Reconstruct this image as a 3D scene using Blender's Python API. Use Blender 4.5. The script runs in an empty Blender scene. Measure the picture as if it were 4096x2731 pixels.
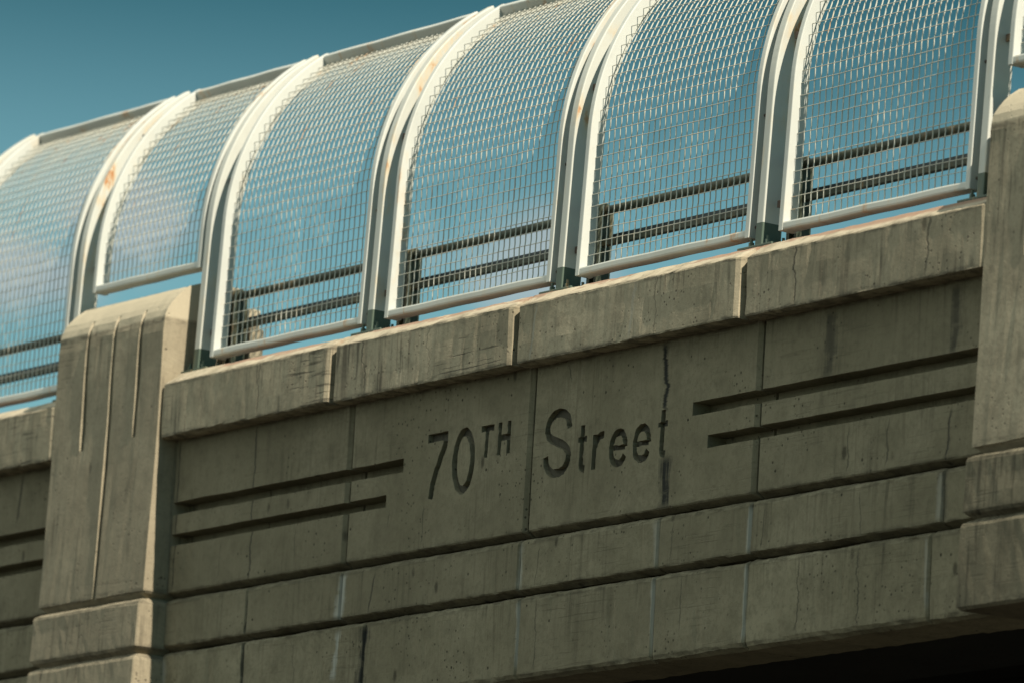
import bpy, bmesh, math, random
from mathutils import Vector, Matrix, noise

scene = bpy.context.scene
COL = scene.collection

# ------------------------------------------------------------------ camera
AX = ((0.53643294, -0.1131564, -0.83632251),      # world X, Y, Z expressed in camera
      (0.8420771, 0.13762557, 0.52150298),        # right / down / forward
      (0.05608797, -0.98399941, 0.1691133))
CAM_LOC = Vector((32.13791812, -20.28469119, -6.75614701))
cam_data = bpy.data.cameras.new("camera")
cam = bpy.data.objects.new("camera", cam_data)
COL.objects.link(cam)
right = Vector([a[0] for a in AX]); down = Vector([a[1] for a in AX]); fwd = Vector([a[2] for a in AX])
rot = Matrix((right, -down, -fwd)).transposed()
cam.matrix_world = Matrix.Translation(CAM_LOC) @ rot.to_4x4()
cam_data.sensor_width = 36.0
cam_data.lens = 267.857
cam_data.clip_start = 0.5
cam_data.clip_end = 5000
cam_data.dof.use_dof = True
cam_data.dof.focus_distance = (Vector((0.5, 0.10, -0.5)) - CAM_LOC).dot(fwd)
cam_data.dof.aperture_fstop = 2.3
scene.camera = cam
scene.render.resolution_x, scene.render.resolution_y = 1024, 682

# ------------------------------------------------------------------ light
SUN_EL = math.radians(42.0)
SUN_AZ = math.radians(-2.1)            # measured from +X, negative = towards the camera side
sun_dir = Vector((math.cos(SUN_EL) * math.cos(SUN_AZ), math.cos(SUN_EL) * math.sin(SUN_AZ), math.sin(SUN_EL)))
sd = bpy.data.lights.new("sun", 'SUN')
sd.energy = 5.0
sd.angle = math.radians(0.5)
sd.color = (1.0, 0.90, 0.72)
sun = bpy.data.objects.new("sun", sd)
COL.objects.link(sun)
sun.rotation_euler = sun_dir.to_track_quat('Z', 'Y').to_euler()

FILL_SKY = (9.9, 10.6, 9.2, 1)
world = bpy.data.worlds.new("World")
scene.world = world
world.use_nodes = True
wn, wl = world.node_tree.nodes, world.node_tree.links
wn.clear()
w_out = wn.new('ShaderNodeOutputWorld')
w_bg = wn.new('ShaderNodeBackground')
w_sky = wn.new('ShaderNodeTexSky')
w_sky.sky_type = 'NISHITA'
w_sky.sun_disc = False
w_sky.sun_elevation = SUN_EL
w_sky.sun_rotation = math.radians(90) - SUN_AZ
w_sky.air_density = 1.0
w_sky.dust_density = 0.4
w_sky.ozone_density = 1.0
w_tint = wn.new('ShaderNodeMix'); w_tint.data_type = 'RGBA'; w_tint.blend_type = 'MULTIPLY'
w_tint.inputs[0].default_value = 1.0
w_tint.inputs[7].default_value = (0.585, 0.95, 0.845, 1)
wl.new(w_sky.outputs[0], w_tint.inputs[6])
# thin high cloud
w_tc = wn.new('ShaderNodeTexCoord')
w_no = wn.new('ShaderNodeTexNoise'); w_no.inputs['Scale'].default_value = 85; w_no.inputs['Detail'].default_value = 5
w_no.inputs['Roughness'].default_value = 0.5
wl.new(w_tc.outputs['Generated'], w_no.inputs['Vector'])
def cloud(c, r, squash):
    sub = wn.new('ShaderNodeVectorMath'); sub.operation = 'SUBTRACT'; sub.inputs[1].default_value = c
    wl.new(w_tc.outputs['Generated'], sub.inputs[0])
    mu = wn.new('ShaderNodeVectorMath'); mu.operation = 'MULTIPLY'; mu.inputs[1].default_value = (1 / r, 1 / r, squash / r)
    wl.new(sub.outputs[0], mu.inputs[0])
    ln = wn.new('ShaderNodeVectorMath'); ln.operation = 'LENGTH'; wl.new(mu.outputs[0], ln.inputs[0])
    ad = wn.new('ShaderNodeMath'); ad.operation = 'MULTIPLY_ADD'; ad.inputs[1].default_value = 1.6
    wl.new(w_no.outputs['Fac'], ad.inputs[0]); wl.new(ln.outputs['Value'], ad.inputs[2])
    rg = wn.new('ShaderNodeMapRange'); rg.interpolation_type = 'SMOOTHSTEP'
    for i, q in zip((1, 2, 3, 4), (1.15, 1.95, 0.62, 0.0)): rg.inputs[i].default_value = q
    wl.new(ad.outputs[0], rg.inputs[0])
    return rg.outputs[0]
w_r = wn.new('ShaderNodeMath'); w_r.operation = 'MAXIMUM'
w_r2 = wn.new('ShaderNodeMath'); w_r2.operation = 'MAXIMUM'
CL = (((-0.8335, 0.5220, 0.1795), 0.013, 1.5), ((-0.8677, 0.4663, 0.1735), 0.012, 1.5), ((-0.8610, 0.4757, 0.1815), 0.011, 1.4))
wl.new(cloud(*CL[0]), w_r.inputs[0]); wl.new(cloud(*CL[1]), w_r.inputs[1])
wl.new(w_r.outputs[0], w_r2.inputs[0]); wl.new(cloud(*CL[2]), w_r2.inputs[1])
w_r = w_r2
w_cl = wn.new('ShaderNodeMix'); w_cl.data_type = 'RGBA'
w_cl.inputs[7].default_value = (5.6, 6.2, 6.6, 1)
wl.new(w_r.outputs[0], w_cl.inputs[0])
wl.new(w_tint.outputs[2], w_cl.inputs[6])
# sky deepens quickly with height; added bright patch behind the camera lights the wall
w_sep = wn.new('ShaderNodeSeparateXYZ'); wl.new(w_tc.outputs['Generated'], w_sep.inputs[0])
w_el = wn.new('ShaderNodeValToRGB')
w_el.color_ramp.interpolation = 'EASE'
while len(w_el.color_ramp.elements) < 4: w_el.color_ramp.elements.new(0.5)
for e_, (p_, c_) in zip(w_el.color_ramp.elements, ((0.174, (1.0, 0.93, 0.88)), (0.226, (0.15, 0.31, 0.32)), (0.27, (0.08, 0.28, 0.30)), (0.45, (0.55, 0.72, 0.78)))):
    e_.position = p_; e_.color = c_ + (1,)
wl.new(w_sep.outputs[2], w_el.inputs[0])
w_mul = wn.new('ShaderNodeVectorMath'); w_mul.operation = 'MULTIPLY'
wl.new(w_cl.outputs[2], w_mul.inputs[0]); wl.new(w_el.outputs[0], w_mul.inputs[1])
w_fill = wn.new('ShaderNodeMapRange'); w_fill.interpolation_type = 'SMOOTHSTEP'
for i, q in zip((1, 2, 3, 4), (0.25, 0.98, 0.0, 1.0)): w_fill.inputs[i].default_value = q
w_dot = wn.new('ShaderNodeVectorMath'); w_dot.operation = 'DOT_PRODUCT'
w_dot.inputs[1].default_value = Vector((-0.50, -0.62, 0.60)).normalized()
wl.new(w_tc.outputs['Generated'], w_dot.inputs[0]); wl.new(w_dot.outputs['Value'], w_fill.inputs[0])
w_fin = wn.new('ShaderNodeMix'); w_fin.data_type = 'RGBA'
w_fin.inputs[7].default_value = FILL_SKY
wl.new(w_fill.outputs[0], w_fin.inputs[0]); wl.new(w_mul.outputs[0], w_fin.inputs[6])
wl.new(w_fin.outputs[2], w_bg.inputs['Color'])
w_bg.inputs['Strength'].default_value = 0.07
wl.new(w_bg.outputs[0], w_out.inputs['Surface'])

scene.view_settings.view_transform = 'Standard'
scene.view_settings.look = 'None'
scene.view_settings.gamma = 1
scene.view_settings.exposure = 0.40
scene.view_settings.use_curve_mapping = False

# ------------------------------------------------------------------ object helpers
def link(o, parent=None):
    COL.objects.link(o)
    if parent: o.parent = parent
    return o

def empty(name, loc, label, cat, group=None):
    o = bpy.data.objects.new(name, None)
    o.location = loc; o.empty_display_size = 0.2
    o['label'] = label; o['category'] = cat
    if group: o['group'] = group
    o['kind'] = 'thing'
    return link(o)

def mesh_obj(name, bm, m, parent=None, smooth=False, keep=False):
    if not keep:
        bmesh.ops.recalc_face_normals(bm, faces=bm.faces)
    me = bpy.data.meshes.new(name)
    bm.to_mesh(me); bm.free()
    me.materials.append(m)
    if smooth:
        for p in me.polygons: p.use_smooth = True
    o = bpy.data.objects.new(name, me)
    link(o, parent)
    if parent is not None:                 # geometry is written in world coordinates
        me.transform(Matrix.Translation(-parent.location))
    return o

def add_box(bm, x0, x1, y0, y1, z0, z1):
    v = [bm.verts.new((x, y, z)) for x in (x0, x1) for y in (y0, y1) for z in (z0, z1)]
    for f in ((0, 1, 3, 2), (4, 6, 7, 5), (0, 4, 5, 1), (2, 3, 7, 6), (0, 2, 6, 4), (1, 5, 7, 3)):
        bm.faces.new([v[i] for i in f])

def bevel_box(bm, x0, x1, y0, y1, z0, z1, b):
    t = bmesh.new(); add_box(t, x0, x1, y0, y1, z0, z1)
    bmesh.ops.recalc_face_normals(t, faces=t.faces)
    bmesh.ops.bevel(t, geom=t.edges[:], offset=b, segments=2, affect='EDGES', profile=0.5)
    me = bpy.data.meshes.new("tmp"); t.to_mesh(me); t.free(); bm.from_mesh(me); bpy.data.meshes.remove(me)

def tube(bm, pts, r, n=6, cap=True):
    rings = []
    for i, p in enumerate(pts):
        a = pts[max(i - 1, 0)]; b = pts[min(i + 1, len(pts) - 1)]
        t = (Vector(b) - Vector(a)).normalized()
        u = t.orthogonal().normalized() if abs(t.x) > 0.9 else Vector((1, 0, 0)).cross(t).normalized()
        if abs(t.x) > 0.9: u = t.cross(Vector((0, 0, 1))).normalized()
        w = t.cross(u)
        rings.append([bm.verts.new(Vector(p) + r * (math.cos(2 * math.pi * k / n) * u + math.sin(2 * math.pi * k / n) * w)) for k in range(n)])
    for a, b in zip(rings, rings[1:]):
        for k in range(n):
            bm.faces.new((a[k], a[(k + 1) % n], b[(k + 1) % n], b[k]))
    if cap:
        bm.faces.new(rings[0]); bm.faces.new(rings[-1])

def prism(bm, prof, x0, x1, step=0.03, amp=0.003, seed=0, cham=0.0, fr=(), skew=0.0):
    """extrude a closed (y, z) profile along X with slightly uneven edges; fr = indices that are set back at the ends"""
    n = max(2, int(round((x1 - x0) / step)))
    xs = [x0 + (x1 - x0) * i / n for i in range(n + 1)]
    if cham:
        xs = [x0, x0 + cham] + [x for x in xs if x0 + cham * 1.3 < x < x1 - cham * 1.3] + [x1 - cham, x1]
    rings = []
    for k, x in enumerate(xs):
        ring = []
        for i, (y, z) in enumerate(prof):
            s = seed * 13.7 + i * 5.31
            dy = noise.noise((x * 2.3, s, 0)) * amp * 1.6 + noise.noise((x * 14, s, 4)) * amp
            dz = noise.noise((x * 2.3, s, 9)) * amp * 1.6 + noise.noise((x * 14, s, 13)) * amp
            ch = max(0.0, noise.noise((x * 9, s, 31)) - 0.34) * amp * 9
            yy, zz = y + dy + ch * 0.8, z + dz + ch * (1 if z < 0 else -1) * 0.6
            if skew and i in fr: yy -= skew * ((x - x0) / (x1 - x0) - 0.5)
            if cham and k in (0, len(xs) - 1) and i in fr: yy += cham * (0.5 if skew and k else 1)
            ring.append(bm.verts.new((x, yy, zz)))
        rings.append(ring)
    m = len(prof)
    for a, b in zip(rings, rings[1:]):
        for k in range(m):
            bm.faces.new((a[k], b[k], b[(k + 1) % m], a[(k + 1) % m]))
    bm.faces.new(rings[0]); bm.faces.new(list(reversed(rings[-1])))

def cutter(bm):
    bmesh.ops.recalc_face_normals(bm, faces=bm.faces)
    me = bpy.data.meshes.new("cut"); bm.to_mesh(me); bm.free()
    o = bpy.data.objects.new("cut", me); COL.objects.link(o)
    return o

def volume(me):
    b = bmesh.new(); b.from_mesh(me); v = b.calc_volume(); b.free(); return v

def carve(o, cutters):
    """cut one after the other, checking that each cut only takes a little away"""
    for c in cutters:
        c.parent = o.parent
        if o.parent: c.data.transform(Matrix.Translation(-o.parent.location))
        v0, vc = volume(o.data), volume(c.data)
        ok = False
        for solver, sl in (('EXACT', False), ('EXACT', True), ('FAST', False)):
            md = o.modifiers.new("b", 'BOOLEAN'); md.object = c; md.operation = 'DIFFERENCE'; md.solver = solver
            if solver == 'EXACT': md.use_self = sl
            bpy.context.view_layer.update()
            dg = bpy.context.evaluated_depsgraph_get()
            me = bpy.data.meshes.new_from_object(o.evaluated_get(dg))
            o.modifiers.clear()
            v1 = volume(me)
            if v0 - abs(vc) * 1.2 - 1e-4 < v1 < v0 - abs(vc) * 0.05:
                old = o.data; me.name = old.name; o.data = me; ok = True
                break
            bpy.data.meshes.remove(me)
        if not ok: print("cut failed", o.name, v0, vc, v1)
        d = c.data; bpy.data.objects.remove(c); bpy.data.meshes.remove(d)

# ------------------------------------------------------------------ materials
class NT:
    def __init__(s, name):
        s.m = bpy.data.materials.new(name); s.m.use_nodes = True
        s.n, s.l = s.m.node_tree.nodes, s.m.node_tree.links
        s.bsdf = s.n['Principled BSDF']
        g = s.n.new('ShaderNodeNewGeometry'); s.pos = g.outputs['Position']; s.nor = g.outputs['Normal']
        sp = s.n.new('ShaderNodeSeparateXYZ'); s.l.new(s.pos, sp.inputs[0])
        s.x, s.y, s.z = sp.outputs
    def put(s, v, sock):
        if isinstance(v, (int, float)): sock.default_value = v
        elif isinstance(v, (tuple, list)): sock.default_value = tuple(v) + ((1,) if len(v) == 3 and len(sock.default_value) == 4 else ())
        else: s.l.new(v, sock)
    def math(s, op, a, b=0.0, c=None, clamp=False):
        n = s.n.new('ShaderNodeMath'); n.operation = op; n.use_clamp = clamp
        s.put(a, n.inputs[0]); s.put(b, n.inputs[1])
        if c is not None: s.put(c, n.inputs[2])
        return n.outputs[0]
    def noise(s, scale, detail=4, rough=0.55, vec=None, mul=None, off=(0, 0, 0)):
        mp = s.n.new('ShaderNodeMapping'); s.l.new(vec or s.pos, mp.inputs[0])
        mp.inputs['Scale'].default_value = mul or (1, 1, 1); mp.inputs['Location'].default_value = off
        n = s.n.new('ShaderNodeTexNoise'); n.inputs['Scale'].default_value = scale
        n.inputs['Detail'].default_value = detail; n.inputs['Roughness'].default_value = rough
        s.l.new(mp.outputs[0], n.inputs['Vector'])
        return n.outputs['Fac']
    def voro(s, scale, mul=(1, 1, 1), off=(0, 0, 0)):
        mp = s.n.new('ShaderNodeMapping'); s.l.new(s.pos, mp.inputs[0])
        mp.inputs['Scale'].default_value = mul; mp.inputs['Location'].default_value = off
        n = s.n.new('ShaderNodeTexVoronoi'); n.inputs['Scale'].default_value = scale
        s.l.new(mp.outputs[0], n.inputs['Vector'])
        return n.outputs['Distance'], n.outputs['Color']
    def rng(s, v, a, b, c=0.0, d=1.0, smooth=True):
        n = s.n.new('ShaderNodeMapRange'); n.interpolation_type = 'SMOOTHSTEP' if smooth else 'LINEAR'
        s.put(v, n.inputs[0])
        for i, q in zip((1, 2, 3, 4), (a, b, c, d)): s.put(q, n.inputs[i])
        return n.outputs[0]
    def mix(s, f, a, b, mode='MIX'):
        n = s.n.new('ShaderNodeMix'); n.data_type = 'RGBA'; n.blend_type = mode
        s.put(f, n.inputs[0]); s.put(a, n.inputs[6]); s.put(b, n.inputs[7])
        return n.outputs[2]
    def bump(s, h, strength, dist=0.01, prev=None):
        n = s.n.new('ShaderNodeBump'); n.inputs['Strength'].default_value = strength
        n.inputs['Distance'].default_value = dist
        s.put(h, n.inputs['Height'])
        if prev: s.l.new(prev, n.inputs['Normal'])
        return n.outputs[0]
    def done(s, col, rough=0.9, nrm=None, metal=0.0, spec=0.3):
        s.put(col, s.bsdf.inputs['Base Color']); s.put(rough, s.bsdf.inputs['Roughness'])
        s.bsdf.inputs['Metallic'].default_value = metal
        s.bsdf.inputs['Specular IOR Level'].default_value = spec
        if nrm: s.l.new(nrm, s.bsdf.inputs['Normal'])
        return s.m

def concrete(name, c0, c1, dark, streak=0.5, pits=0.5, grain=0.3, off=0.0, cracks=(), pale=(), bump=1.0, wash=False, blot=0.5, swirl=0.25, drips=(), cap=False):
    t = NT(name)
    o3 = (off, off * 1.7, off * 0.6)
    big = t.noise(1.1, 5, 0.6, off=o3)
    med = t.noise(6.5, 6, 0.65, off=o3)
    fine = t.noise(45, 4, 0.7, off=o3)
    col = t.mix(t.rng(big, 0.35, 0.68), c0, c1)
    col = t.mix(t.rng(med, 0.42, 0.72, 0, 0.45 * blot), col, tuple(q * 0.55 for q in c0))
    col = t.mix(t.rng(fine, 0.46, 0.72, 0, 0.5), col, tuple(q * 0.6 for q in c0))
    oi = t.n.new('ShaderNodeObjectInfo')
    tone = t.rng(oi.outputs['Random'], 0.0, 1.0, 0.0, 0.32, smooth=False)
    col = t.mix(tone, col, tuple(q * 0.68 for q in (c0[0], c0[1] * 0.98, c0[2])))
    patch = t.rng(t.noise(0.75, 3, 0.55, mul=(1, 1, 2.2), off=(off + 6, 1, 2)), 0.50, 0.56, 0, 0.22)
    col = t.mix(patch, col, tuple(q * 0.72 for q in c0))
    # rain streaks running down
    st = t.noise(1.0, 5, 0.65, mul=(13, 13, 0.9), off=o3)
    sm = t.rng(t.noise(0.9, 3, 0.5, off=(off + 4, 2, 7)), 0.42, 0.62)
    smask = t.math('MULTIPLY', t.rng(st, 0.52, 0.74), sm)
    col = t.mix(t.math('MULTIPLY', smask, streak), col, dark)
    st2 = t.noise(1.0, 3, 0.6, mul=(34, 34, 2.0), off=(off + 9, 0, 3))
    sm2 = t.rng(t.noise(1.7, 4, 0.6, off=(off + 8, 5, 1)), 0.45, 0.62)
    f2 = t.math('MULTIPLY', t.rng(st2, 0.50, 0.66), t.math('MULTIPLY_ADD', sm2, 0.75, 0.12))
    col = t.mix(t.math('MULTIPLY', f2, min(1.0, 1.1 * streak)), col, tuple(q * 0.9 for q in dark))
    # swirling plywood figure left by the formwork
    sw = t.noise(1.5, 2, 0.5, mul=(1.0, 1, 1.6), off=(off + 3, 2, 9))
    sn = t.math('SINE', t.math('MULTIPLY', t.math('ADD', sw, t.math('MULTIPLY', med, 0.05)), 150.0))
    swm = t.math('MULTIPLY', t.rng(sn, 0.1, 0.95), t.rng(t.noise(1.6, 3, 0.6, off=(off + 2, 9, 4)), 0.50, 0.66))
    col = t.mix(t.math('MULTIPLY', swm, swirl), col, tuple(q * 1.4 for q in dark))
    # board-marked grain lying along the form
    gr = t.noise(1.0, 4, 0.6, mul=(3.0, 3, 75), off=o3)
    gm = t.rng(t.noise(1.3, 2, 0.5, off=(off + 1, 5, 2)), 0.5, 0.65)
    gmask = t.math('MULTIPLY', t.rng(gr, 0.57, 0.66), gm)
    col = t.mix(t.math('MULTIPLY', gmask, grain), col, dark)
    # air holes and dirt spots
    d, _c = t.voro(11, off=o3)
    big2 = t.noise(3.0, 2, 0.5, off=(off, 3, 1))
    hole = t.math('MULTIPLY', t.rng(d, 0.05, 0.11, 1, 0), t.rng(big2, 0.45, 0.6))
    d2, _c = t.voro(4.2, mul=(1, 1, 0.55), off=(off + 2, 0, 0))
    spot = t.rng(t.math('ADD', d2, t.math('MULTIPLY', fine, 0.08)), 0.08, 0.15, 1, 0)
    d3, _c = t.voro(27, off=(off + 5, 1, 0))
    hole3 = t.math('MULTIPLY', t.rng(d3, 0.10, 0.22, 1, 0), t.rng(t.noise(2.0, 3, 0.6, off=(off + 3, 8, 1)), 0.50, 0.62))
    pit = t.math('MAXIMUM', t.math('MAXIMUM', hole, t.math('MULTIPLY', hole3, 0.8)), t.math('MULTIPLY', spot, 0.7))
    col = t.mix(t.math('MULTIPLY', pit, pits), col, tuple(q * 0.45 for q in dark))
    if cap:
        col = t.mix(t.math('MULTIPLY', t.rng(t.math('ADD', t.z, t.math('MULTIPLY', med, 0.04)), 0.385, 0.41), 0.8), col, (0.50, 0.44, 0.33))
    crackmask = None
    wob = t.math('SUBTRACT', t.noise(1.0, 4, 0.65, mul=(0.01, 0.01, 6), off=(off, 0, 0)), 0.5)
    wob2 = t.math('SUBTRACT', t.noise(1.0, 4, 0.65, mul=(0.01, 0.01, 9), off=(off + 5, 8, 3)), 0.5)
    edge = t.noise(30, 2, 0.6)
    wid = t.noise(1.0, 3, 0.6, mul=(1.2, 1, 7), off=(off + 2, 4, 4))
    def stripe(x0, z0, x1, z1, w, a, wb):
        """soft line from (x0, z0) down to (x1, z1)"""
        k = (x1 - x0) / (z1 - z0)
        c = t.math('MULTIPLY_ADD', t.z, k, x0 - k * z0)
        dd = t.math('SUBTRACT', t.x, c)
        dd = t.math('MULTIPLY_ADD', wb, a, dd)
        dd = t.math('ABSOLUTE', dd)
        if w > 0.03: dd = t.math('ABSOLUTE', t.math('MULTIPLY_ADD', t.math('SUBTRACT', st2, 0.5), w * 2.2, dd))
        ww = t.math('MULTIPLY_ADD', wid, w * 2.6, -w * 0.45); ww = t.math('MAXIMUM', t.math('MULTIPLY_ADD', edge, w * 0.5, ww), 0.002)
        m_ = t.math('SUBTRACT', 1.0, t.math('DIVIDE', dd, ww), clamp=True)
        m_ = t.rng(m_, 0.0, 0.85)
        zr = t.math('MULTIPLY', t.rng(t.z, z1 - 0.01, z1 + 0.05), t.rng(t.z, z0 - 0.05, z0 + 0.01, 1, 0))
        return t.math('MULTIPLY', m_, zr)
    brk = t.rng(t.noise(1.0, 4, 0.7, mul=(5, 1, 16), off=(off, 6, 2)), 0.30, 0.45, 0.7, 1)
    front = t.rng(t.y, 0.30, 0.31, 1, 0)
    for (x0, z0, x1, z1, w, a, s_) in pale:
        m_ = t.math('MULTIPLY', stripe(x0, z0, x1, z1, w, a, wob2), s_)
        col = t.mix(t.math('MULTIPLY', m_, front), col, (0.34, 0.345, 0.31))
    for (x0, z0, x1, z1, w, a, s_) in cracks:
        m_ = t.math('MULTIPLY', t.math('MULTIPLY', stripe(x0, z0, x1, z1, w, a * 1.5, wob), brk), s_ * 0.9)
        crackmask = m_ if crackmask is None else t.math('MAXIMUM', crackmask, m_)
    if crackmask is not None:
        col = t.mix(t.math('MULTIPLY', crackmask, front), col, (0.026, 0.027, 0.024))
    if wash:   # pink mortar smears on the sloped top of the coping
        wz = t.rng(t.z, 0.020, 0.050)
        sl = t.noise(1.0, 4, 0.6, mul=(2.2, 9, 9), off=(3, 1, 0))
        wm = t.math('MULTIPLY', wz, t.rng(t.math('ADD', sl, t.math('MULTIPLY', t.z, 3.0)), 0.62, 0.70))
        col = t.mix(t.math('MULTIPLY', t.rng(t.z, 0.0, 0.008), t.rng(med, 0.66, 0.45, 0.25, 1)), col, (0.47, 0.41, 0.31))
        col = t.mix(t.math('MULTIPLY', wm, 0.85), col, (0.30, 0.185, 0.135))
    if drips:
        cols_ = t.noise(1.0, 4, 0.7, mul=(17, 0.5, 0.35), off=(off + 1, 0, 0))
        lens = t.rng(t.noise(1.0, 3, 0.6, mul=(3.1, 0.3, 0.2), off=(off + 7, 3, 0)), 0.42, 0.70, 0.04, 0.50)
        dm = None
        for zt, zb in drips:
            d_ = t.math('DIVIDE', t.math('SUBTRACT', zt, t.z), lens)
            f_ = t.math('MULTIPLY', t.rng(d_, 0.0, 1.0, 1, 0), t.rng(t.z, zt - 0.002, zt, 1, 0))
            f_ = t.math('MULTIPLY', f_, t.rng(t.z, zb - 0.002, zb))
            dm = f_ if dm is None else t.math('MAXIMUM', dm, f_)
        dm = t.math('MULTIPLY', dm, t.rng(cols_, 0.54, 0.72))
        col = t.mix(t.math('MULTIPLY', dm, 0.62), col, tuple(q * 0.75 for q in dark))
        ed = None
        for zt, zb in drips:
            for zz in (zt, zb):
                q_ = t.rng(t.math('ABSOLUTE', t.math('SUBTRACT', t.z, zz)), 0.004, 0.028, 1, 0)
                ed = q_ if ed is None else t.math('MAXIMUM', ed, q_)
        ed = t.math('MULTIPLY', ed, t.rng(t.noise(1.0, 5, 0.7, mul=(7, 7, 30), off=(off, 1, 4)), 0.42, 0.60))
        col = t.mix(t.math('MULTIPLY', ed, 0.65), col, dark)
    h = t.math('MULTIPLY_ADD', pit, -1.2, t.math('MULTIPLY_ADD', fine, 0.5, med))
    h = t.math('MULTIPLY_ADD', gmask, -0.35, h)
    h = t.math('MULTIPLY_ADD', smask, -0.2, h)
    if crackmask is not None: h = t.math('MULTIPLY_ADD', crackmask, -1.5, h)
    nb = t.bump(h, 0.5 * bump, 0.006)
    nb = t.bump(t.noise(160, 3, 0.7), 0.25 * bump, 0.002, nb)
    return t.done(col, 0.92, nb, spec=0.2)

WARM0, WARM1, DK = (0.205, 0.184, 0.124), (0.285, 0.256, 0.180), (0.075, 0.066, 0.046)
wall_cracks = [
    (0.864, -0.30, 0.90, -0.67, 0.026, 0.14, 1.15), (0.905, -0.88, 0.922, -1.16, 0.055, 0.03, 1.15),
    (0.866, -0.30, 0.872, -0.40, 0.035, 0.03, 0.8),
    (2.311, -0.31, 2.31, -0.66, 0.055, 0.08, 0.72), (3.341, -0.31, 3.34, -0.66, 0.045, 0.07, 0.75),
    (3.335, -0.90, 3.31, -1.16, 0.012, 0.05, 0.8), (3.304, -1.18, 3.319, -1.45, 0.028, 0.04, 0.6),
    (-3.137, -0.30, -3.128, -1.17, 0.010, 0.06, 0.75), (-3.963, -0.31, -3.957, -1.14, 0.010, 0.04, 0.8),
    (-3.122, -1.20, -3.144, -1.45, 0.010, 0.05, 0.8), (-3.138, -1.47, -3.15, -1.90, 0.016, 0.03, 0.9),
    (-1.871, -1.49, -1.91, -1.90, 0.060, 0.04, 1.1), (-1.80, -1.22, -1.86, -1.45, 0.010, 0.04, 0.7),
    (-3.45, -0.90, -3.47, -1.13, 0.006, 0.06, 0.5), (-2.66, -0.90, -2.66, -1.13, 0.006, 0.04, 0.5),
    (-1.36, -0.90, -1.36, -1.13, 0.006, 0.03, 0.5), (-1.70, -0.90, -1.71, -1.0, 0.006, 0.03, 0.5),
    (2.50, -0.90, 2.50, -1.14, 0.008, 0.06, 0.6), (2.83, -0.90, 2.82, -1.14, 0.008, 0.07, 0.6),
    (2.15, -1.5, 2.13, -1.88, 0.008, 0.12, 0.6), (2.64, -1.5, 2.64, -1.88, 0.010, 0.12, 0.6),
    (2.62, -1.22, 2.64, -1.45, 0.007, 0.06, 0.5), (-0.20, -1.22, -0.24, -1.45, 0.007, 0.05, 0.5),
    (-0.20, -1.5, -0.20, -1.88, 0.007, 0.07, 0.5), (1.02, -1.22, 1.0, -1.45, 0.007, 0.04, 0.4),
    (1.12, -1.5, 1.12, -1.80, 0.006, 0.04, 0.5), (1.82, -1.22, 1.80, -1.45, 0.006, 0.04, 0.5),
    (-0.02, -0.31, 0.02, -0.43, 0.007, 0.08, 0.6), (-2.60, -1.50, -2.58, -1.88, 0.006, 0.1, 0.4),
    (-5.75, -0.31, -5.80, -0.60, 0.016, 0.03, 0.8)]
wall_pale = [
    (-2.128, -1.19, -2.163, -1.47, 0.050, 0.05, 1.0), (-2.150, -1.50, -2.175, -1.78, 0.034, 0.05, 0.95),
    (-0.387, -1.19, -0.392, -1.46, 0.032, 0.03, 0.6), (-0.385, -1.49, -0.371, -1.86, 0.024, 0.04, 0.7),
    (0.86, -1.19, 0.872, -1.45, 0.030, 0.03, 0.45), (0.856, -1.48, 0.876, -1.88, 0.022, 0.03, 0.7),
    (1.690, -1.19, 1.679, -1.45, 0.022, 0.02, 0.8), (1.672, -1.48, 1.679, -1.88, 0.016, 0.03, 0.7),
    (3.27, -1.19, 3.27, -1.45, 0.030, 0.03, 0.4), (3.18, -1.49, 3.20, -1.86, 0.016, 0.03, 0.4),
    (-4.00, -1.50, -4.0, -1.9, 0.04, 0.03, 0.6)]
M_wall = concrete("wall_concrete", WARM0, WARM1, DK, 0.34, 1.0, 0.22, 3.1, wall_cracks, wall_pale, 1.1, blot=1.15, swirl=0.14, drips=((-0.302, -1.15), (-1.20, -1.445), (-1.495, -1.89)))
cop_cracks = [(-2.93, 0.02, -2.95, -0.3, 0.008, 0.06, 0.6), (-1.87, 0.02, -1.85, -0.3, 0.008, 0.10, 0.6),
              (-3.55, 0.02, -3.57, -0.3, 0.006, 0.08, 0.4), (2.15, 0.02, 2.14, -0.3, 0.010, 0.08, 0.75),
              (3.28, 0.02, 3.24, -0.3, 0.012, 0.08, 0.6), (0.95, 0.02, 0.92, -0.3, 0.006, 0.08, 0.5),
              (-1.2, 0.0, -1.21, -0.3, 0.006, 0.12, 0.4)]
cop_pale = [(-0.18, 0.0, -0.23, -0.3, 0.012, 0.06, 0.5), (0.74, 0.0, 0.70, -0.3, 0.02, 0.05, 0.35)]
M_cop = concrete("coping_concrete", (0.34, 0.295, 0.21), (0.47, 0.41, 0.30), (0.07, 0.062, 0.048), 0.75, 0.8, 0.75, 11.3, cop_cracks, cop_pale, 1.2, wash=True, blot=1.2, swirl=0.10, drips=((0.0, -0.295),))
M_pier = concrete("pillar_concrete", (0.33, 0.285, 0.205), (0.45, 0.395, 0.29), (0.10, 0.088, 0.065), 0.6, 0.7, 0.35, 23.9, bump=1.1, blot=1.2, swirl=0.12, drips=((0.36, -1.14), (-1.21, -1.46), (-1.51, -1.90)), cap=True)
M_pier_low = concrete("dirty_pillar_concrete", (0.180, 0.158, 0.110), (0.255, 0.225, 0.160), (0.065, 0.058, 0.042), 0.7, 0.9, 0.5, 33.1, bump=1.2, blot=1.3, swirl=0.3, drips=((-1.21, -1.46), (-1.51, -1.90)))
M_core = concrete("joint_concrete", (0.16, 0.14, 0.10), (0.22, 0.19, 0.14), (0.06, 0.055, 0.04), 0.6, 0.4, 0.2, 5.0)
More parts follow.
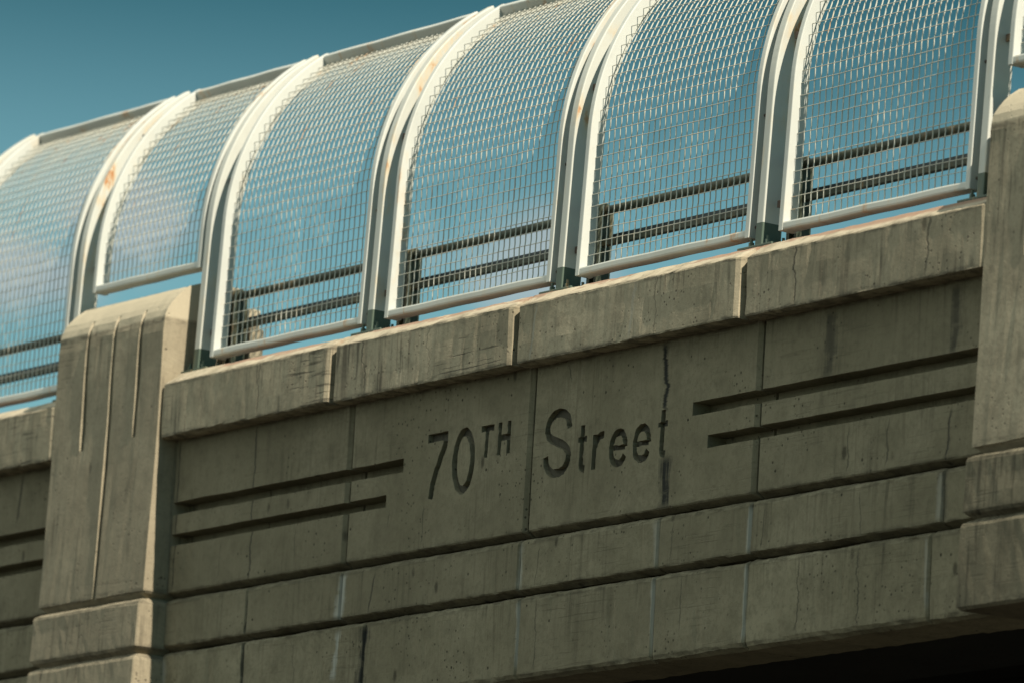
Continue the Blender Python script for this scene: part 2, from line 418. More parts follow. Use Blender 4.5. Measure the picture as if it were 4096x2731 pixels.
M_soff = concrete("soffit_concrete", (0.018, 0.018, 0.016), (0.028, 0.027, 0.023), (0.010, 0.010, 0.009), 0.4, 0.4, 0.6, 7.0)
M_letter = concrete("letter_recess", (0.085, 0.08, 0.062), (0.13, 0.12, 0.095), (0.03, 0.03, 0.028), 0.6, 0.6, 0.2, 2.0)  # letter floors darkened: recess shade put into the colour along with dirt

def paint(name, c, rough=0.45, rust=0.0, dirt=0.15, rustz=None):
    t = NT(name)
    a = t.noise(2.2, 4, 0.6); b = t.noise(26, 4, 0.65)
    col = t.mix(t.rng(a, 0.4, 0.75, 0, dirt), c, tuple(q * 0.72 for q in c))
    col = t.mix(t.rng(b, 0.58, 0.8, 0, dirt), col, tuple(q * 0.6 for q in c))
    if rust:
        r = t.noise(1.0, 4, 0.6, mul=(14, 3.0, 1.8), off=(1.7, 0.4, 0.3))
        rm = t.rng(r, 0.52, 0.68)
        r2 = t.noise(1.0, 5, 0.65, mul=(22, 22, 8), off=(3, 0, 0))
        rm = t.math('MULTIPLY', rm, t.rng(r2, 0.35, 0.6))
        if rustz: rm = t.math('MULTIPLY', rm, t.rng(t.z, rustz[0], rustz[1], rustz[2], 1))
        col = t.mix(t.math('MULTIPLY', rm, rust * 0.7), col, (0.62, 0.42, 0.18))
        col = t.mix(t.math('MULTIPLY', t.rng(rm, 0.55, 0.95), rust), col, (0.42, 0.17, 0.05))
    return t.done(col, rough, None, spec=0.4)
M_white = paint("white_paint", (0.56, 0.575, 0.545), 0.5, 0.45, 0.35)
M_post = paint("white_post_paint", (0.55, 0.56, 0.52), 0.5, 1.0, 0.36, rustz=(0.2, 1.5, 0.45))
M_wire = paint("wire_paint", (0.52, 0.52, 0.46), 0.5, 0.5, 0.3)
M_green = paint("green_post_foot", (0.075, 0.11, 0.085), 0.55, 0.3, 0.35)
M_rail = paint("dark_green_paint", (0.046, 0.056, 0.036), 0.5, 0.25, 0.4)
M_railb = paint("blue_grey_paint", (0.035, 0.052, 0.062), 0.45, 0.0, 0.3)
M_rust = paint("rusty_steel", (0.12, 0.085, 0.07), 0.7, 0.9, 0.5)

# ------------------------------------------------------------------ ground
def ground_mat():
    t = NT("asphalt")
    a = t.noise(0.15, 5, 0.6); b = t.noise(30, 3, 0.7)
    col = t.mix(t.rng(a, 0.3, 0.7), (0.026, 0.024, 0.018), (0.040, 0.036, 0.027))
    col = t.mix(t.rng(b, 0.4, 0.7, 0, 0.4), col, (0.03, 0.03, 0.027))
    return t.done(col, 0.95, t.bump(b, 0.3, 0.01))
bm = bmesh.new()
v = [bm.verts.new(p) for p in ((-900, -900, -8.5), (900, -900, -8.5), (900, 900, -8.5), (-900, 900, -8.5))]
bm.faces.new(v)
g = mesh_obj("ground", bm, ground_mat(), keep=True)
g['kind'] = 'structure'

# ------------------------------------------------------------------ letter strokes
def catmull(pts, n=6):
    P = [pts[0]] + list(pts) + [pts[-1]]; out = []
    for i in range(1, len(P) - 2):
        p0, p1, p2, p3 = [Vector(q) for q in P[i - 1:i + 3]]
        for k in range(n):
            s = k / n
            out.append(0.5 * ((2 * p1) + (p2 - p0) * s + (2 * p0 - 5 * p1 + 4 * p2 - p3) * s * s + (3 * p1 - p0 - 3 * p2 + p3) * s ** 3))
    out.append(Vector(P[-2])); return out

def strip(bm, pts, w, y0, y1, closed=False, seed=0.0, rough=0.0030):
    """a bar of width w following pts in the XZ plane, from depth y0 to y1"""
    pts = [Vector(p) for p in pts]; n = len(pts); rings = []
    for i, p in enumerate(pts):
        if closed: a, b = pts[i - 1], pts[(i + 1) % n]
        else: a, b = pts[max(i - 1, 0)], pts[min(i + 1, n - 1)]
        t = (b - a).normalized(); nn = Vector((-t.y, t.x))
        j = noise.noise((i * 0.7, seed, 1)) * rough * 2; j2 = noise.noise((i * 0.7, seed, 5)) * rough * 2
        l = p + nn * (w / 2 + j); r = p - nn * (w / 2 + j2)
        rings.append([bm.verts.new((q.x, yy, q.y)) for q, yy in ((l, y0), (l, y1), (r, y1), (r, y0))])
    m = n if closed else n - 1
    for i in range(m):
        a, b = rings[i], rings[(i + 1) % n]
        for k in range(4): bm.faces.new((a[k], a[(k + 1) % 4], b[(k + 1) % 4], b[k]))
    if not closed:
        bm.faces.new(rings[0]); bm.faces.new(list(reversed(rings[-1])))

def dense(pts, n=7):
    out = []
    for a, b in zip(pts, pts[1:]):
        for k in range(n): out.append((a[0] + (b[0] - a[0]) * k / n, a[1] + (b[1] - a[1]) * k / n))
    out.append(pts[-1]); return out

def fit(pts, x0, x1, z0, z1):
    return [(x0 + p[0] * (x1 - x0), z0 + p[1] * (z1 - z0)) for p in pts]

WL, WT, WS = 0.046, 0.033, 0.039
def glyphs():
    G = []
    ZT, ZB = -0.548, -0.888
    # (char, [(pts, closed, width)])
    G.append(('7', [(dense([(-1.352, ZT - .018), (-1.155, ZT - .018)]), False, WL),
                    (catmull([(-1.172, ZT - .036), (-1.185, ZT - .075), (-1.235, ZT - .16), (-1.278, ZT - .25), (-1.300, ZB)]), False, WL)]))
    import math as mm
    zero = [(-0.992 + 0.088 * mm.cos(a), (ZT + ZB) / 2 + (abs(ZT - ZB) / 2 - .018) * mm.sin(a)) for a in [2 * mm.pi * k / 36 for k in range(36)]]
    G.append(('0', [(zero, True, WL)]))
    G.append(('T', [(dense([(-0.832, -0.570), (-0.708, -0.570)]), False, WT), (dense([(-0.770, -0.585), (-0.778, -0.722)]), False, WT)]))
    G.append(('H', [(dense([(-0.648, -0.552), (-0.652, -0.722)]), False, WT), (dense([(-0.560, -0.552), (-0.564, -0.722)]), False, WT),
                    (dense([(-0.640, -0.634), (-0.572, -0.634)]), False, WT)]))
    S = [(.98, .72), (.92, .87), (.76, .96), (.5, 1), (.27, .97), (.1, .87), (.04, .75), (.12, .63), (.3, .56), (.55, .50), (.8, .43), (.95, .34), (.98, .23), (.89, .10), (.72, .02), (.48, 0), (.25, .03), (.08, .14), (.01, .30)]
    G.append(('S', [(catmull(fit(S, -0.203, 0.018, -0.872, -0.563), 4), False, WL)]))
    G.append(('t', [(catmull([(0.140, -0.650), (0.137, -0.75), (0.135, -0.84), (0.142, -0.868), (0.172, -0.876)], 5), False, WS),
                    (dense([(0.100, -0.722), (0.182, -0.722)]), False, 0.028)]))
    G.append(('r', [(dense([(0.257, -0.710), (0.252, -0.888)]), False, WS),
                    (catmull([(0.262, -0.775), (0.280, -0.738), (0.308, -0.720), (0.340, -0.718)], 4), False, WS)]))
    e = [(.06, .50), (.98, .50), (.95, .70), (.80, .92), (.5, 1), (.2, .92), (.03, .68), (0, .47), (.05, .22), (.23, .05), (.5, 0), (.77, .05), (.95, .24)]
    for x0 in (0.413, 0.627):
        f = fit(e, x0, x0 + 0.128, -0.878, -0.720)
        G.append(('e', [(dense(f[:2], 4), False, 0.027), (catmull(f[1:], 4), False, WS)]))
    G.append(('t', [(catmull([(0.875, -0.650), (0.872, -0.75), (0.870, -0.84), (0.877, -0.868), (0.905, -0.876)], 5), False, WS),
                    (dense([(0.832, -0.722), (0.918, -0.722)]), False, 0.028)]))
    return G
GL = glyphs()
YW = 0.12            # wall face
YL = YW + 0.034      # bottom of the engraving

# ------------------------------------------------------------------ parapet bays
def parapet(x0, x1, joints, cop_joints, slots, label, letters=False, seed=0, mid_j=(), low_j=()):
    w = empty("parapet_wall", ((x0 + x1) / 2, 0.2, -1.9), label, "wall", "concrete parapet bays of the overpass")
    # core behind the panels
    bm = bmesh.new()
    add_box(bm, x0, x1, YW + 0.128, 0.44, -1.86, -0.012)
    mesh_obj("wall_core", bm, M_core, w)
    # upper panels
    xs = [x0] + joints + [x1]
    for i, (a, b) in enumerate(zip(xs, xs[1:])):
        a2 = a + (0.012 if i else 0.0); b2 = b - (0.012 if i < len(xs) - 2 else 0.0)
        prof = [(YW, -0.28), (YW, -0.50), (YW, -0.76), (YW, -0.98), (YW, -1.143), (YW + .005, -1.150), (YW + .058, -1.170), (YW + .140, -1.172), (YW + .140, -0.28)]
        bm = bmesh.new(); prism(bm, prof, a2, b2, 0.035, 0.0016, seed + i, 0.020, (0, 1, 2, 3, 4, 5))
        o = mesh_obj("wall_panel", bm, M_wall, w)
        cs = []
        for k, (s0, s1, z0, z1) in enumerate(slots):
            if s1 > a and s0 < b:
                bm = bmesh.new()
                prism(bm, [(YW - .1, z0 - .004), (YW, z0), (YW + .108, z0 + .010), (YW + .108, z1 - .004), (YW, z1), (YW - .1, z1 + .004)],
                      max(s0, a - .1) + .0007, min(s1, b + .1) - .0003, 0.045, 0.0018, seed + k * 3 + i)
                cs.append(cutter(bm))
        mine = []
        if letters:
            for gi, (ch, strokes) in enumerate(GL):
                px = strokes[0][0][0][0]
                if a < px < b:
                    mine.append((gi, ch, strokes))
                    for si, (pts, closed, wd) in enumerate(strokes):
                        bm = bmesh.new(); strip(bm, pts, wd, YW - 0.05, YL - 0.0007 * si, closed, gi + si * .3)
                        cs.append(cutter(bm))
        if cs: carve(o, cs)
        for gi, ch, strokes in mine:
            bm = bmesh.new()
            for si, (pts, closed, wd) in enumerate(strokes):
                strip(bm, pts, wd - 0.0012, YL - 0.004 - 0.0009 * si, YL + 0.006 + 0.0009 * si, closed, gi + si * .3)
            letter_obj(bm, o, w)
    # two lower courses
    f1 = [(YW + .140, -1.182), (YW + .028, -1.184), (YW + .006, -1.198), (YW, -1.212), (YW, -1.32), (YW, -1.438), (YW + .005, -1.445), (YW + .058, -1.465), (YW + .140, -1.467)]
    f2 = [(YW + .140, -1.478), (YW + .028, -1.480), (YW + .006, -1.492), (YW, -1.506), (YW, -1.65), (YW, -1.80), (YW, -1.880), (YW + .010, -1.900), (YW + .04, -1.915), (0.48, -1.915), (0.48, -1.862), (YW + .140, -1.858)]
    for nm, f, jj, sd, am in (("middle_course", f1, mid_j, seed + 21, 0.0030), ("lower_course", f2, low_j, seed + 31, 0.0040)):
        cj = [x0] + list(jj) + [x1]
        for i, (a, b) in enumerate(zip(cj, cj[1:])):
            bm = bmesh.new()
            prism(bm, f, a + (0.004 if i else 0), b - (0.004 if i < len(cj) - 2 else 0), 0.03, am, sd + i * 0.37, 0.012, range(1, 8))
            mesh_obj(nm, bm, M_wall, w)
    # coping blocks
    cs = [x0] + cop_joints + [x1]
    for i, (a, b) in enumerate(zip(cs, cs[1:])):
        a2 = a + (0.012 if i else 0.0); b2 = b - (0.012 if i < len(cs) - 2 else 0.0)
        prof = [(0.004, -0.298), (0.0, -0.290), (0.0, -0.2), (0.0, -0.1), (0.0, -0.006), (0.004, 0.002), (0.055, 0.038), (0.105, 0.070), (0.125, 0.074), (0.44, 0.074), (0.44, -0.296), (YW + .03, -0.298), (0.04, -0.304)]
        bm = bmesh.new(); prism(bm, prof, a2, b2, 0.03, 0.0026, seed + 41 + i, 0.026, (0, 1, 2, 3, 4, 5, 6, 12), 0.020)
        mesh_obj("coping_block", bm, M_cop, w)
    return w

def letter_obj(bm, panel, w):
    bmesh.ops.recalc_face_normals(bm, faces=bm.faces)
    me = bpy.data.meshes.new("engraved_letter"); bm.to_mesh(me); bm.free()
    me.materials.append(M_letter); me.transform(Matrix.Translation(-w.location))
    o = bpy.data.objects.new("engraved_letter", me); link(o, panel)
    return o

PX0, PX1 = -5.205, -4.020          # left pillar
QX0, QX1 = 3.716, 4.901            # right pillar
parapet(PX1, QX0, [-2.139, -0.352, 1.714], [-2.195, -0.385, 1.680],
        [(-4.2, -1.585, -0.716, -0.645), (-4.2, -1.740, -0.888, -0.823), (1.133, 3.9, -0.708, -0.640), (1.280, 3.9, -0.884, -0.820)],
        "long weathered concrete parapet bay engraved 70TH Street between the two pillars", letters=True, seed=1,
        mid_j=(-3.135, -2.150, -0.400, 0.885, 1.695, 3.300), low_j=(-3.140, -1.885, -0.372, 0.872, 1.690, 3.215))
parapet(PX0 - 7.2, PX0, [PX0 - 5.4, PX0 - 3.6, PX0 - 1.8], [PX0 - 5.4, PX0 - 3.6, PX0 - 1.8],
        [(PX0 - 2.6, PX0 + .2, -0.716, -0.645), (PX0 - 2.4, PX0 + .2, -0.888, -0.823)],
        "grey concrete parapet bay at the left edge, beyond the grooved pillar", seed=5, mid_j=(PX0 - 4.9, PX0 - 3.1, PX0 - 1.3), low_j=(PX0 - 4.9, PX0 - 3.1, PX0 - 1.4))
parapet(QX1, QX1 + 5.4, [QX1 + 1.8, QX1 + 3.6], [QX1 + 1.8, QX1 + 3.6],
        [(QX1 - .2, QX1 + 2.4, -0.716, -0.645), (QX1 - .2, QX1 + 2.2, -0.888, -0.823)],
        "grey concrete parapet bay to the right of the right-hand pillar", seed=9, mid_j=(QX1 + 1.6, QX1 + 3.3), low_j=(QX1 + 1.6, QX1 + 3.3))

# ------------------------------------------------------------------ pillars
def ringbox(bm, x0, x1, y1, rows, seed):
    """rows: (z, y_front, inset)"""
    rings = []
    for k, (z, yf, ins) in enumerate(rows):
        a, b, f = x0 + ins, x1 - ins, yf + ins
        base = []
        n = 26
        bv = 0.007
        base.append((a, y1)); base.append((a, f + bv))
        for i in range(n + 1): base.append((a + bv + (b - a - 2 * bv) * i / n, f))
        base.append((b, f + bv)); base.append((b, y1))
        ring = []
        for i, (x, y) in enumerate(base):
            d = noise.noise((x * 3.1, z * 5, seed)) * 0.004 + noise.noise((x * 15, z * 20, seed + 3)) * 0.003
            dz = noise.noise((x * 4.1, k * 3.3, seed + 7)) * 0.006
            ring.append(bm.verts.new((x + noise.noise((x * 2, z * 14, seed + 9)) * 0.003, y + d, z + dz)))
        rings.append(ring)
    for p, q in zip(rings, rings[1:]):
        m = len(p)
        for i in range(m): bm.faces.new((p[i], p[(i + 1) % m], q[(i + 1) % m], q[i]))
    bm.faces.new(rings[0]); bm.faces.new(list(reversed(rings[-1])))

def pillar(x0, x1, label, seed, mb=None):
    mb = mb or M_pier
    w = empty("pillar", ((x0 + x1) / 2, 0.2, -1.9), label, "pillar", "grooved concrete pillars of the parapet")
    prof = [(-0.026, -1.148), (-0.020, -0.9), (-0.012, -0.65), (-0.005, -0.40), (-0.002, -0.15), (-0.002, 0.10), (-0.002, 0.30), (0.000, 0.345), (0.004, 0.385), (0.014, 0.422), (0.036, 0.462), (0.066, 0.497),
            (0.100, 0.532), (0.150, 0.570), (0.21, 0.592), (0.30, 0.600), (0.46, 0.600), (0.46, -1.148)]
    bm = bmesh.new(); prism(bm, prof, x0, x1, 0.04, 0.0028, seed)
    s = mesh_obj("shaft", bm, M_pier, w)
    cs = []
    cx = (x0 + x1) / 2
    for gx, zb in ((x0 + 0.335, -0.285), (x0 + 0.635, -1.30), (x0 + 0.930, -0.268)):
        bm = bmesh.new()
        n = 26
        rings = []
        for k in range(n + 1):
            z = zb + (0.75 - zb) * k / n
            j = noise.noise((z * 5, gx, 2)) * 0.004
            yf = -0.026 + 0.0 if z < -1.1 else 0.0
            ring = [bm.verts.new((gx + dx + j, y, z)) for dx, y in ((-0.021, -0.2), (-0.018, 0.0), (-0.012, 0.030), (0.014, 0.030), (0.019, 0.0), (0.021, -0.2))]
            rings.append(ring)
        for p, q in zip(rings, rings[1:]):
            for i in range(6): bm.faces.new((p[i], p[(i + 1) % 6], q[(i + 1) % 6], q[i]))
        bm.faces.new(rings[0]); bm.faces.new(list(reversed(rings[-1])))
        cs.append(cutter(bm))
    carve(s, cs)
    for gx, zb in ((x0 + 0.335, -0.285), (x0 + 0.635, -1.142), (x0 + 0.930, -0.268)):  # raised lips added so each groove's left edge shows a sunlit strip
        bm = bmesh.new(); rr = []
        for k in range(25):
            z = zb + (0.345 - zb) * k / 24
            yf = -0.002 - 0.024 * max(0.0, min(1.0, (-0.15 - z) / 1.0))
            j = noise.noise((z * 5, gx, 2)) * 0.004; pz = (0.010 + noise.noise((z * 9, gx, 7)) * 0.004) * min(1.0, k / 3 + 0.1, (24 - k) / 4 + 0.05)
            rr.append([bm.verts.new((gx + dx + j, y, z)) for dx, y in ((-0.028, yf + 0.004), (-0.019, yf - pz * .55), (-0.0145, yf - pz * .55), (-0.0135, yf + 0.016), (-0.026, yf + 0.016))])
        for p, q in zip(rr, rr[1:]):
            for i in range(5): bm.faces.new((p[i], p[(i + 1) % 5], q[(i + 1) % 5], q[i]))
        bm.faces.new(rr[0]); bm.faces.new(list(reversed(rr[-1])))
        mesh_obj("sun_catch_lip", bm, M_pier, w)
    bm = bmesh.new()
    ringbox(bm, x0, x1, 0.455, [(-1.1445, -0.020, 0.002), (-1.155, -0.022, 0.008), (-1.180, -0.020, 0.036), (-1.215, -0.020, 0.036)], seed + 2)
    mesh_obj("neck", bm, M_pier, w)
    rows = [(-1.192, -0.050, 0.026), (-1.208, -0.052, 0.004), (-1.225, -0.053, 0.0), (-1.30, -0.053, 0.0), (-1.38, -0.056, 0.0), (-1.455, -0.058, 0.0), (-1.470, -0.058, 0.010), (-1.490, -0.055, 0.040), (-1.52, -0.055, 0.040)]
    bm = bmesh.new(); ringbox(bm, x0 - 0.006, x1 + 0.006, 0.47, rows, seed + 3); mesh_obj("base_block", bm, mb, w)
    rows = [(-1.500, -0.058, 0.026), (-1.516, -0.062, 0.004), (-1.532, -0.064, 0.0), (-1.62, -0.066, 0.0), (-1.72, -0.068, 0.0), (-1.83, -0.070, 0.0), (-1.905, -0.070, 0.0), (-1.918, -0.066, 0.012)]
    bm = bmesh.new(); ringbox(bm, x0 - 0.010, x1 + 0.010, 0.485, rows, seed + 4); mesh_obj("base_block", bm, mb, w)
    bm = bmesh.new(); bevel_box(bm, x0 - 0.12, x1 + 0.165, 0.455, 0.545, -1.2, 0.36, 0.010); bevel_box(bm, x0 - .10, x1 + 0.125, 0.460, 0.54, 0.2, 0.475, 0.012)
    mesh_obj("inner_pilaster", bm, M_pier, w)
    return w
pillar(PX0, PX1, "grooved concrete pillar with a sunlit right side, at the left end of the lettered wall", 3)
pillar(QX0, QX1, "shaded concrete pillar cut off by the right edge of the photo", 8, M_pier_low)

# ------------------------------------------------------------------ bridge deck behind the parapets
bd = empty("bridge_deck", (0, 6, -1.9), "dark shadowed underside of the overpass deck below the parapet wall", "bridge")
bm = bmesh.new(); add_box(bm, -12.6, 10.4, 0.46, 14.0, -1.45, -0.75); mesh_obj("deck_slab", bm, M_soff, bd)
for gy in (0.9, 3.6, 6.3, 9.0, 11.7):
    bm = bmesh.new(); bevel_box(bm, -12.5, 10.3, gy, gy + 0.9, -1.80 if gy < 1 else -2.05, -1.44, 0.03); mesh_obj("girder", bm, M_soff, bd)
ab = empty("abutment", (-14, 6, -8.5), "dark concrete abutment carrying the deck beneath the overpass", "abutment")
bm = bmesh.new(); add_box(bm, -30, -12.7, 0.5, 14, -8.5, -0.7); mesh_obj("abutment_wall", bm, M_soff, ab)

# ------------------------------------------------------------------ fence
YF = 0.130
LEAN = math.radians(2.0); R = 1.333; ZARC = 0.875; Z0 = 0.075
def prof_at(s):
    """front line of the fence: s = length from the coping; returns (y, z, angle from vertical)"""
    L = (ZARC - Z0) / math.cos(LEAN)
    if s <= L:
        return YF + s * math.sin(LEAN), Z0 + s * math.cos(LEAN), LEAN
    a = LEAN + (s - L) / R
    yb, zb = YF + L * math.sin(LEAN), ZARC
    return yb + R * (math.cos(LEAN) - math.cos(a)), zb + R * (math.sin(a) - math.sin(LEAN)), a
S_END = (ZARC - Z0) / math.cos(LEAN) + R * (math.radians(56.5) - LEAN)

def sweep(bm, s0, s1, sect, step=0.05):
    """sweep a closed (x, depth) section along the curve"""
    n = max(2, int((s1 - s0) / step)); rings = []
    for k in range(n + 1):
        s = s0 + (s1 - s0) * k / n
        y, z, a = prof_at(s)
        ny, nz = math.cos(a), -math.sin(a)
        rings.append([bm.verts.new((x, y + d * ny, z + d * nz)) for x, d in sect])
    m = len(sect)
    for p, q in zip(rings, rings[1:]):
        for i in range(m): bm.faces.new((p[i], p[(i + 1) % m], q[(i + 1) % m], q[i]))
    bm.faces.new(rings[0]); bm.faces.new(list(reversed(rings[-1])))

def rsect(x0, x1, d0, d1, r):
    out = []
    for cx, cy, a0 in ((x1 - r, d1 - r, 0), (x0 + r, d1 - r, 90), (x0 + r, d0 + r, 180), (x1 - r, d0 + r, 270)):
        for k in range(3):
            a = math.radians(a0 + 45 * k); out.append((cx + r * math.cos(a), cy + r * math.sin(a)))
    return out

def nut(bm, x, y, z, r=0.014, h=0.022):
    for rr, z0, z1, n in ((r, z, z + h, 6), (r * 0.55, z + h * 0.8, z + h * 1.9, 8)):
        a = [bm.verts.new((x + rr * math.cos(2 * math.pi * k / n), y + rr * math.sin(2 * math.pi * k / n), z0)) for k in range(n)]
        b = [bm.verts.new((v.co.x, v.co.y, z1)) for v in a]
        for k in range(n): bm.faces.new((a[k], a[(k + 1) % n], b[(k + 1) % n], b[k]))
        bm.faces.new(b); bm.faces.new(list(reversed(a)))

PWID, PDEP = 0.058, 0.115
def build_post(x, label, group):
    w = empty("fence_post", (x, YF, Z0), label, "fence post", group)
    bm = bmesh.new(); sweep(bm, 0.125, S_END + 0.022, rsect(x, x + PWID, 0.0, PDEP, 0.006), 0.04)
    mesh_obj("curved_shaft", bm, M_post, w, smooth=False)
    bm = bmesh.new(); sweep(bm, 0.006, 0.1245, rsect(x - .001, x + PWID + .001, -0.001, PDEP + .001, 0.006), 0.04)
    mesh_obj("post_foot", bm, M_green, w)
    bm = bmesh.new(); bevel_box(bm, x - 0.145, x + 0.155, YF - 0.006, YF + 0.135, Z0 + 0.001, Z0 + 0.014, 0.003)
    mesh_obj("base_plate", bm, M_green, w)
    for dx, dy in ((-0.055, 0.018), (0.088, 0.018), (-0.055, 0.11), (0.088, 0.11)):
        bm = bmesh.new(); nut(bm, x + dx, YF + dy, Z0 + 0.013); mesh_obj("anchor_nut", bm, M_green, w)
    return w

posts = [(-7.17, "curved white fence post at the far left edge, in the row above the parapet"),
         (-5.340, "curved white fence post rising just left of the left pillar's cap"),
         (-3.905, "curved white fence post between the left pillar and the first lettered-wall panel"),
         (-2.072, "rust-streaked curved white fence post bolted near the leftmost coping joint"),
         (-0.215, "curved white fence post bolted right above the S of Street"),
         (1.592, "curved white fence post bolted at the rightmost coping joint"),
         (3.440, "curved white fence post standing against the right pillar"),
         (4.93, "curved white fence post just right of the right pillar"),
         (6.76, "curved white fence post, first one on the right-hand parapet bay"),
         (8.59, "curved white fence post, farthest right in the row")]
for x, lab in posts: build_post(x, lab, "curved white fence posts along the coping")

FW, FD = 0.038, 0.088
MD = 0.044                                     # depth of the wire mesh behind the frame's front
def build_panel(xa, xb, zb, label, seed):
    sb = (zb - Z0) / math.cos(LEAN) - 0.0
    if zb > ZARC: sb = (ZARC - Z0) + (zb - ZARC)
    y, z, a = prof_at(sb)
    w = empty("mesh_panel", ((xa + xb) / 2, y, z), label, "fence panel", "curved wire mesh panels of the overpass fence")
    se = S_END - 0.01
    for x in (xa, xb - FW):
        bm = bmesh.new(); sweep(bm, sb, se, rsect(x, x + FW, 0.0, FD, 0.005), 0.04); mesh_obj("side_rail", bm, M_white, w)
    for nm, s0, r in (("bottom_rail", sb + 0.001, 0.011), ("top_rail", se - 0.043, 0.010)):
        bm = bmesh.new(); rings = []
        y, z, a = prof_at(s0 + 0.02)
        sec = rsect(0.0, 0.042, 0.002, FD - 0.003, r)          # (along the curve, depth)
        ty, tz = math.sin(a), math.cos(a); ny, nz = math.cos(a), -math.sin(a)
        y0, z0, _ = prof_at(s0)
        for k in range(13):
            x = xa + FW - 0.002 + (xb - xa - 2 * FW + 0.004) * k / 12
            sag = 0.0015 * math.sin(k * 1.3 + seed)
            rings.append([bm.verts.new((x, y0 + t * ty + d * ny, z0 + t * tz + d * nz + sag)) for t, d in sec])
        m = len(sec)
        for p, q in zip(rings, rings[1:]):
            for i in range(m): bm.faces.new((p[i], p[(i + 1) % m], q[(i + 1) % m], q[i]))
        bm.faces.new(rings[0]); bm.faces.new(list(reversed(rings[-1])))
        o = mesh_obj(nm, bm, M_white, w)
    # wire mesh
    bm = bmesh.new()
    ia, ib = xa + FW, xb - FW
    nv = int(round((ib - ia) / 0.0520))
    S0, S1 = sb + 0.043, se - 0.038
    sbow = lambda u, v: 0.004 * noise.noise((u * 3, v * 3, seed)) + 0.0025 * noise.noise((u * 9, v * 7, seed + 4))
    for k in range(1, nv):
        x = ia + (ib - ia) * k / nv
        pts = []
        n = int((S1 - S0) / 0.031)
        for i in range(n + 1):
            s = S0 + (S1 - S0) * i / n
            y, z, a = prof_at(s); d = MD + 0.0055 + sbow(x, s) + 0.0010 * (1 if (i % 2) else -1)
            pts.append((x + 0.002 * noise.noise((s * 4, x * 5, seed)), y + d * math.cos(a), z - d * math.sin(a)))
        tube(bm, pts, 0.0037, 6)
    nh = int(round((S1 - S0) / 0.0635))
    for k in range(1, nh):
        s = S0 + (S1 - S0) * k / nh
        pts = []
        for i in range(25):
            x = ia - 0.003 + (ib - ia + 0.006) * i / 24
            ss = s + 0.0022 * noise.noise((x * 3, s * 5, seed + 8))
            y, z, a = prof_at(ss); d = MD - 0.0012 + sbow(x, s)
            pts.append((x, y + d * math.cos(a), z - d * math.sin(a)))
        tube(bm, pts, 0.0021, 6)
    mesh_obj("wire_mesh", bm, M_wire, w, smooth=True)
    for sc in (sb + 0.055, sb + 0.62):
        y, z, a = prof_at(sc)
        bm = bmesh.new(); tube(bm, [(xb - 0.002, y + 0.040, z), (xb + 0.008, y + 0.040, z)], 0.009, 6); mesh_obj("bolt", bm, M_rust, w)
    # clips that hold the side rails to the posts
    for sgn, x0, x1 in ((-1, xa - 0.115, xa + 0.004), (1, xb - 0.004, xb + 0.062)):
        for sc in (sb + 0.14, min(sb + 1.0, S_END - .3)):
            y, z, a = prof_at(sc)
            bm = bmesh.new(); bevel_box(bm, x0, x1, y + 0.060, y + 0.080, z, z + 0.035, 0.002); mesh_obj("clip", bm, M_rust, w)
    return w

ZB = 0.137
GL_, GR_ = 0.175, 0.060
P = [p[0] for p in posts]
panels = [(P[0] + GL_, P[1] - GR_, ZB, "curved wire mesh panel cut by the left edge, left of the left pillar"),
          (P[1] + GL_ + .02, P[2] - 0.03, 0.665, "short curved wire mesh panel hanging above the left pillar"),
          (P[2] + GL_, P[3] - GR_, ZB, "curved wire mesh panel just right of the left pillar"),
          (P[3] + GL_, P[4] - GR_, ZB, "curved wire mesh panel above the engraved 70TH"),
          (P[4] + GL_, P[5] - GR_, ZB, "curved wire mesh panel above the right part of the word Street"),
          (P[5] + GL_ + .02, P[6] - GR_, ZB, "curved wire mesh panel just left of the right pillar"),
          (P[6] + GL_, P[7] - GR_, 0.700, "short curved wire mesh panel above the right pillar"),
          (P[7] + GL_, P[8] - GR_, ZB, "curved wire mesh panel just beyond the right pillar"),
          (P[8] + GL_, P[9] - GR_, ZB, "curved wire mesh panel farthest to the right")]
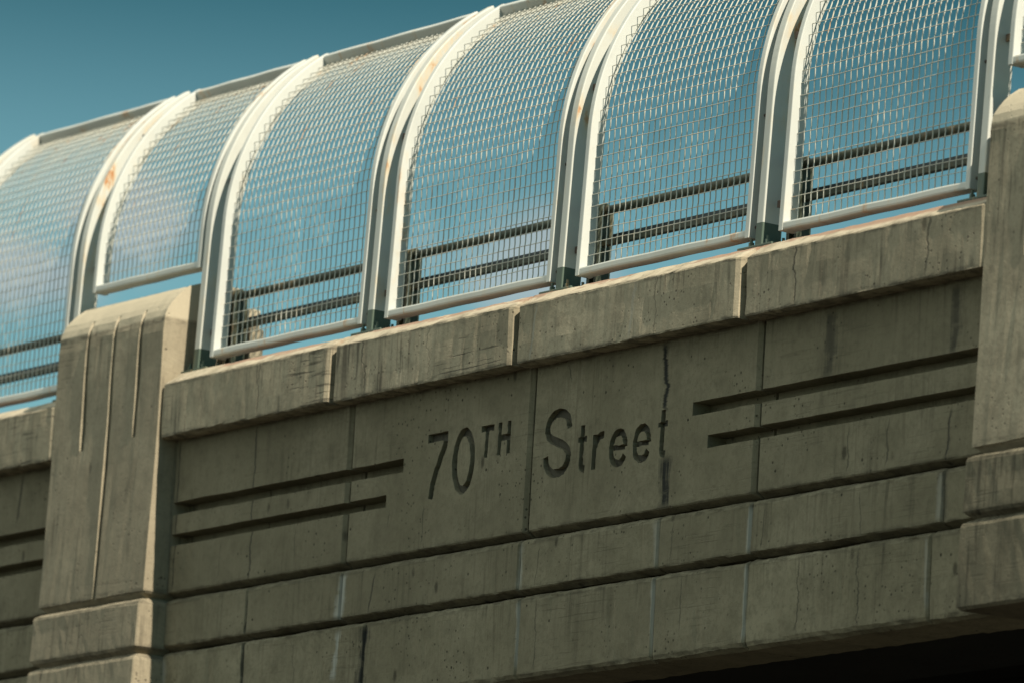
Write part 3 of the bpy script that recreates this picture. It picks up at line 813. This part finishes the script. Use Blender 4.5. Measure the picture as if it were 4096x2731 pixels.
for i, (a, b, z, lab) in enumerate(panels): build_panel(a, b, z, lab, i * 2.7)

# ------------------------------------------------------------------ pipe railing behind the fence
def railing(xa, xb, label, up=True):
    w = empty("pipe_railing", (xa, 0.36, Z0), label, "railing", "dark green pipe railings behind the fence")
    y = 0.385
    bm = bmesh.new(); tube(bm, [(xa + 0.01 + (xb - xa - 0.02) * k / 8, y, 0.527) for k in range(9)], 0.0235, 14); mesh_obj("top_rail", bm, M_rail, w, smooth=True)
    bm = bmesh.new(); bevel_box(bm, xa + 0.02, xb - 0.002, y - 0.016, y + 0.016, 0.340, 0.368, 0.004); mesh_obj("lower_rail", bm, M_rail, w)
    bm = bmesh.new(); bevel_box(bm, xa + 0.0, xb - 0.002, y + 0.060, y + 0.066, 0.388, 0.418, 0.002); mesh_obj("kick_bar", bm, M_railb, w)
    bm = bmesh.new()
    bevel_box(bm, xa - 0.040, xa - 0.014, 0.345, 0.432, Z0 + .001, 0.545, 0.004)
    bevel_box(bm, xa + 0.030, xa + 0.052, 0.345, 0.432, Z0 + .001, 0.535, 0.004)
    bevel_box(bm, xa - 0.016, xa + 0.032, 0.372, 0.405, Z0 + .001, 0.53, 0.004)
    mesh_obj("upright", bm, M_rail, w)
    bm = bmesh.new(); tube(bm, [(xa - 0.045, y, 0.532), (xa + 0.056, y, 0.532)], 0.034, 14); mesh_obj("end_fitting", bm, M_rail, w, smooth=True)
    return w
rx = [x - 0.0 for x in P]
rlab = ["dark green pipe railing behind the mesh at the left edge",
        "dark green pipe railing hidden behind the left pillar",
        "dark green pipe railing behind the first mesh panel right of the left pillar",
        "dark green pipe railing behind the mesh panel above 70TH",
        "dark green pipe railing behind the mesh panel above Street",
        "dark green pipe railing behind the mesh panel beside the right pillar",
        "dark green pipe railing behind the right pillar",
        "dark green pipe railing behind the mesh just past the right pillar",
        "dark green pipe railing behind the farthest right mesh panel"]
for i in range(len(P) - 1):
    railing(rx[i] - 0.01, rx[i + 1] - 0.066, rlab[i])
